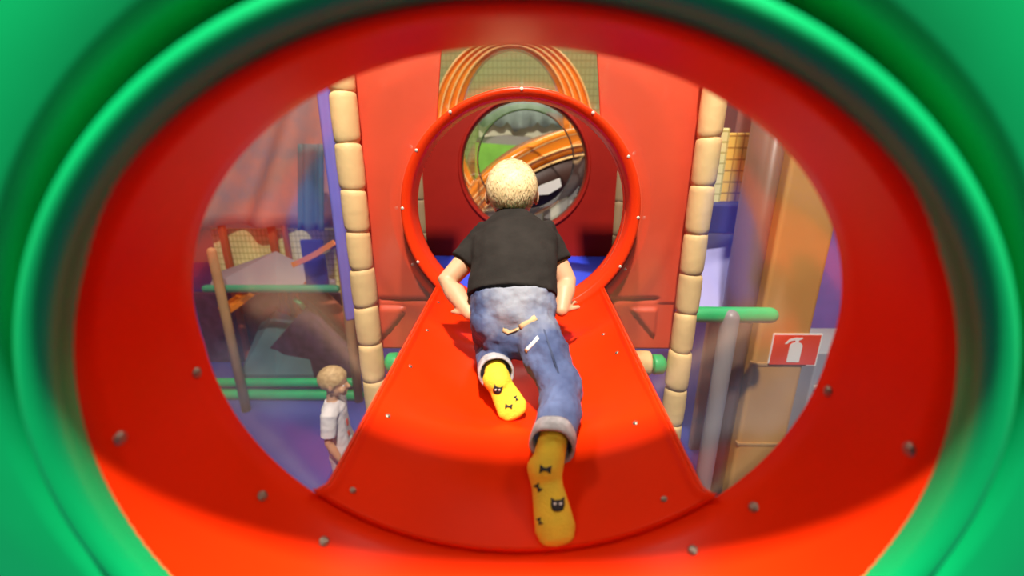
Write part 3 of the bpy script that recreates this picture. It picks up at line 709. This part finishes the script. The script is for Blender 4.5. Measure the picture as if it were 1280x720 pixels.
# t-shirt
bm = bmesh.new()
waist = W(641, 372, 1.10)
back = [nk+Vector((0, -.002, .012)), nk+(ch-nk)*.45, ch, W(642, 330, 1.15), W(641, 353, 1.115), W(640, 372, 1.095)]
limb(bm, back, [(.040, .036), (.088, .048), (.122, .068), (.113, .072), (.115, .072), (.117, .074)], side=(1, 0, .16), n=32, round_ends=(False, False))
for sh, el in ((shL, elL), (shR, elR)):
    e = sh+(el-sh)*.60
    limb(bm, [ch+(sh-ch)*.35, sh, sh+(el-sh)*.28, e], [.055, .050, .046, .045], n=24, round_ends=(True, False))
tx = bpy.data.textures.new('folds', 'CLOUDS'); tx.noise_scale = .06; tx.noise_depth = 1
tx2 = bpy.data.textures.new('creases', 'CLOUDS'); tx2.noise_scale = .045; tx2.noise_depth = 2
shirt = obj('t_shirt', bm, 'shirt', CL, mods=remesh(.004, 16, [('DISPLACE', dict(texture=tx, strength=.013, mid_level=.5))]))
# jeans
bm = bmesh.new()
limb(bm, [W(640, 366, 1.095), pel, pel+(hpL+hpR-2*pel)*.5+Vector((0, -.01, -.035))], [(.109, .075), (.106, .078), (.078, .062)], side=(1, 0, .16), n=32, round_ends=(False, True))
limb(bm, [hpL+Vector((.0, 0, .0)), hpL+(knL-hpL)*.5, knL, knL+(anL-knL)*.5, anL+(knL-anL)*.08], [.056, .050, .044, .041, .040], round_ends=(True, False))
limb(bm, [hpR, hpR+(knR-hpR)*.5, knR, knR+(anR-knR)*.5, anR+(knR-anR)*.12], [.057, .053, .047, .042, .039], round_ends=(True, False))
jeans = obj('jeans', bm, 'denim', CL, mods=remesh(.004, 4, [('DISPLACE', dict(texture=tx2, strength=.018, mid_level=.5))]))
fade(M['denim'], Vector(W(648, 372, 1.03))-rootloc(CL), .11, (.30, .31, .37))
for kn, an in ((knL, anL), (knR, anR)):
    d = (an-kn).normalized(); bm = bmesh.new(); s = .8 if False else 1
    rings = []
    sd_, up_ = frame_of(d, Vector((1, 0, 0)))
    for t, r in ((-.030, .036), (-.032, .0405), (-.026, .0420), (-.004, .0425), (.006, .0415), (.007, .0375), (-.002, .036)):
        rings.append([an+d*t+sd_*r*math.cos(2*math.pi*k/32)+up_*r*math.sin(2*math.pi*k/32)+d*.002*math.sin(k*.9) for k in range(32)])
    loft(bm, rings, caps=False, closed=True); obj('turn_up', bm, 'cuff', jeans)
# socks
def sock(an, kn, heel, toe, n_, sc):
    d = (toe-heel).normalized(); n_ = (n_-d*n_.dot(d)).normalized(); side = d.cross(n_); L_ = (toe-heel).length
    bm = bmesh.new()
    limb(bm, [an+(kn-an)*.25, an, heel-n_*.020+d*.018], [.027, .027, .029], round_ends=(True, True))
    limb(bm, [heel-n_*.020+d*.004, heel+d*L_*.30-n_*.020, heel+d*L_*.55-n_*.017, heel+d*L_*.80-n_*.014, toe-n_*.013-d*.012],
         [(.030*sc, .024), (.0265*sc, .018), (.030*sc, .017), (.0325*sc, .015), (.027*sc, .012)], side=side, n=24)
    return obj('sock', bm, 'yellow', CL, mods=remesh(.0032, 5))
nRs = (Vector((0, 0, H))-(heR+toR)/2).normalized()
nLs = (Vector((0, 0, H))-(anL+toL)/2).normalized()
heL = W(618, 468, .975)
s1 = sock(anL, knL, heL, toL, nLs, 1.08); s1['label'] = 'yellow sock on the forward foot'
s2 = sock(anR, knR, heR, toR, nRs, 1.0); s2['label'] = 'yellow sock on the trailing foot'
def decal(name, pts, target, m, parent, lift=.0012):
    t = bvh(target) if not isinstance(target, BVHTree) else target
    bm = bmesh.new(); cxp = sum(p[0] for p in pts)/len(pts); cyp = sum(p[1] for p in pts)/len(pts)
    rings = []; K = 3
    for k in range(1, K+1):
        row = []
        for x, y in pts:
            p, n_ = hit(t, cxp+(x-cxp)*k/K, cyp+(y-cyp)*k/K)
            if p is None: bm.free(); return None
            row.append(bm.verts.new(p+n_*lift))
        rings.append(row)
    p, n_ = hit(t, cxp, cyp); c0 = bm.verts.new(p+n_*lift); N_ = len(pts)
    for i in range(N_):
        bm.faces.new((c0, rings[0][i], rings[0][(i+1) % N_]))
        for k in range(K-1): bm.faces.new((rings[k][i], rings[k+1][i], rings[k+1][(i+1) % N_], rings[k][(i+1) % N_]))
    return obj(name, bm, m, parent, mods=[('SOLIDIFY', dict(thickness=.0008, offset=0))])
def cat(cx, cy, s, a):
    pts = [(-.9, -1.1), (-.45, -.65), (.45, -.65), (.95, -1.1), (1.0, .2), (.75, .8), (.3, 1.0), (-.3, 1.0), (-.75, .8), (-1.0, .2)]
    return [(cx+s*(x*math.cos(a)-y*math.sin(a)), cy+s*(x*math.sin(a)+y*math.cos(a))) for x, y in pts]
def bow(cx, cy, s, a):
    pts = [(-1, -.8), (-.5, -.3), (.1, -.25), (1, -.8), (.9, .7), (.15, .25), (-.4, .3), (-1, .8)]
    return [(cx+s*(x*math.cos(a)-y*math.sin(a)), cy+s*(x*math.sin(a)+y*math.cos(a))) for x, y in pts]
b1, b2 = bvh(s1), bvh(s2)
for bb, so, L_ in ((b1, s1, [(cat, 622, 487, 5.5, .25), (bow, 636, 508, 4.5, .1), (bow, 645, 498, 3.0, 1.1)]), (b2, s2, [(cat, 697, 631, 8.5, -.05), (bow, 682, 587, 7, .1), (bow, 673, 610, 5, 1.0), (bow, 675, 652, 4, 1.2)])):
    for f_, x, y, s_, a_ in L_:
        e = None
        for q_ in (1, .88, .76, .64):
            e = e or decal('cat_print', f_(x, y, s_*q_, a_), bb, 'black', so)
        if e and f_ is cat:
            for dx in (-.4, .4): decal('print_eye', [(x+dx*s_+.22*s_*math.cos(t), y-.05*s_+.22*s_*math.sin(t)) for t in (0, 1, 2, 3, 4, 5, 6)], bb, 'white', e, .0022)
bj = bvh(jeans)
decal('leather_patch', [(648, 406), (668, 394), (672, 400), (652, 412)], bj, 'leather', jeans, .002)
decal('pocket_trim', [(656, 437), (672, 420), (674, 424), (659, 441)], bj, 'white', jeans, .002)
decal('waist_tag', [(628, 414), (634, 418), (650, 412), (649, 409), (635, 414), (629, 409)], bj, 'leather', jeans, .002)

bj2 = bj
decal('seam', [(679, 412), (681, 412), (690, 440), (699, 466), (697, 466), (688, 440)], bj, 'seamblue', jeans, .0012)

# ---- the small boy standing on the hall floor
o0 = G(424, 660); 
hq = P(415, 476, 2.32); bx, by = hq.x+.0, hq.y
S = (hq.z)/1.0
BY = thing('person', 'blond small boy in a white t-shirt standing on the violet blue floor', 'person', (bx, by, 0))
f = Vector((1, .12, 0)).normalized(); up = Vector((0, 0, 1)); sd = f.cross(up)        # sd points towards the tunnel
B = lambda a, b, z: Vector((bx, by, 0))+f*a+sd*b+Vector((0, 0, z))
hz = hq.z; body = bmesh.new()
qh, axh = head(body, B(.015, 0, hz), f+Vector((0, 0, -.12)), up, .98)
zs = hz-.175; zh = hz-.50
limb(body, [B(0, 0, hz-.05), B(-.012, 0, hz-.12), B(-.015, 0, zs)], [.036, .034, .05])
limb(body, [B(-.01, 0, zs), B(-.005, 0, zs-.15), B(0, 0, zh)], [(.055, .085), (.055, .075), (.06, .08)], side=f)
for s in (1, -1):
    a0_, a1_, a2_ = B(-.01, s*.105, zs-.005), B(-.025, s*.135, zs-.17), B(.035, s*.135, zs-.315)
    limb(body, [B(-.01, s*.06, zs), a0_, (a0_+a1_)/2, a1_, a1_+(a2_-a1_)*.35, a2_], [.04, .034, .029, .0235, .0245, .0155])
    hand(body, a2_, Vector((.12, 0, -1)), sd*s, -s, 1.0, .5)
    limb(body, [B(0, s*.05, zh), B(.005, s*.055, zh*.52), B(0, s*.055, .06)], [.055, .042, .026])
    limb(body, [B(-.02, s*.055, .035), B(.05, s*.06, .028), B(.105, s*.063, .018)], [(.028, .028), (.03, .022), (.026, .014)], side=sd)
bo = obj('body', body, 'skin', BY, mods=remesh(.0034, 4)); face_parts(qh, .98, bo, axh)
hairdo(qh, axh, .98, BY, 'hairw', 2600, .028, 9, low=-.03)
bm = bmesh.new(); limb(bm, [B(-.015, 0, zs+.045), B(-.012, 0, zs+.0), B(-.008, 0, zs-.14), B(.0, 0, zh+.03)], [(.045, .05), (.068, .10), (.072, .096), (.078, .102)], side=f, n=32, round_ends=(False, False))
for s in (1, -1):
    limb(bm, [B(-.01, s*.05, zs), B(-.01, s*.105, zs-.005), B(-.022, s*.128, zs-.125)], [.052, .047, .046], round_ends=(True, False))
tee = obj('t_shirt', bm, 'tee', BY, mods=remesh(.004, 5, [('DISPLACE', dict(texture=tx, strength=.01, mid_level=.5))]))
bt = bvh(tee)
def side_print(name, m, a0, a1, z0, z1, lift):
    b_ = bmesh.new(); rows = []
    for j in range(9):
        row = []
        for i in range(9):
            an = a0+(a1-a0)*i/8; z = z0+(z1-z0)*j/8; dr = f*math.cos(an)+sd*math.sin(an)
            o_ = B(0, 0, z)+dr*.4; h_ = bt.ray_cast(o_, -dr)
            row.append(b_.verts.new(h_[0]+dr*lift if h_[0] else o_-dr*.3))
        rows.append(row)
    for a, b in zip(rows, rows[1:]):
        for i in range(8): b_.faces.new((a[i], a[i+1], b[i+1], b[i]))
    return obj(name, b_, m, tee, mods=[('SOLIDIFY', dict(thickness=.001))])
g1 = side_print('front_panel', 'teegrey', -.75, .75, zs-.27, zs-.02, .0015)
side_print('chest_print', 'signred', .1, .5, zs-.13, zs-.085, .0035); side_print('chest_print', 'signred', .2, .55, zs-.20, zs-.165, .0035); side_print('chest_print', 'white', .0, .4, zs-.245, zs-.215, .0035)
bm = bmesh.new(); limb(bm, [B(0, 0, zh+.045), B(0, 0, zh-.02)], [(.072, .098), (.072, .092)], side=f, n=28, round_ends=(False, True))
for s in (1, -1): limb(bm, [B(0, s*.045, zh), B(.005, s*.055, zh*.6), B(0, s*.055, .11)], [.064, .054, .044], round_ends=(True, False))
obj('trousers', bm, 'pants', BY, mods=remesh(.0045, 4, [('DISPLACE', dict(texture=tx2, strength=.012, mid_level=.5))]))
bm = bmesh.new(); wr = B(.035, .135, zs-.315)+Vector((0, 0, .012)); path = [wr+f*.018*math.cos(2*math.pi*k/24)+sd*.018*math.sin(2*math.pi*k/24) for k in range(24)]
sweep(bm, path, [(a*.5, b) for a, b in circ(.006, 8)], closed=True); tag(obj('bracelet', bm, 'violet', BY), 'x', 'x'); bpy.data.objects['bracelet']['label'] = 'grey blue bracelet'; del bpy.data.objects['bracelet']['category']
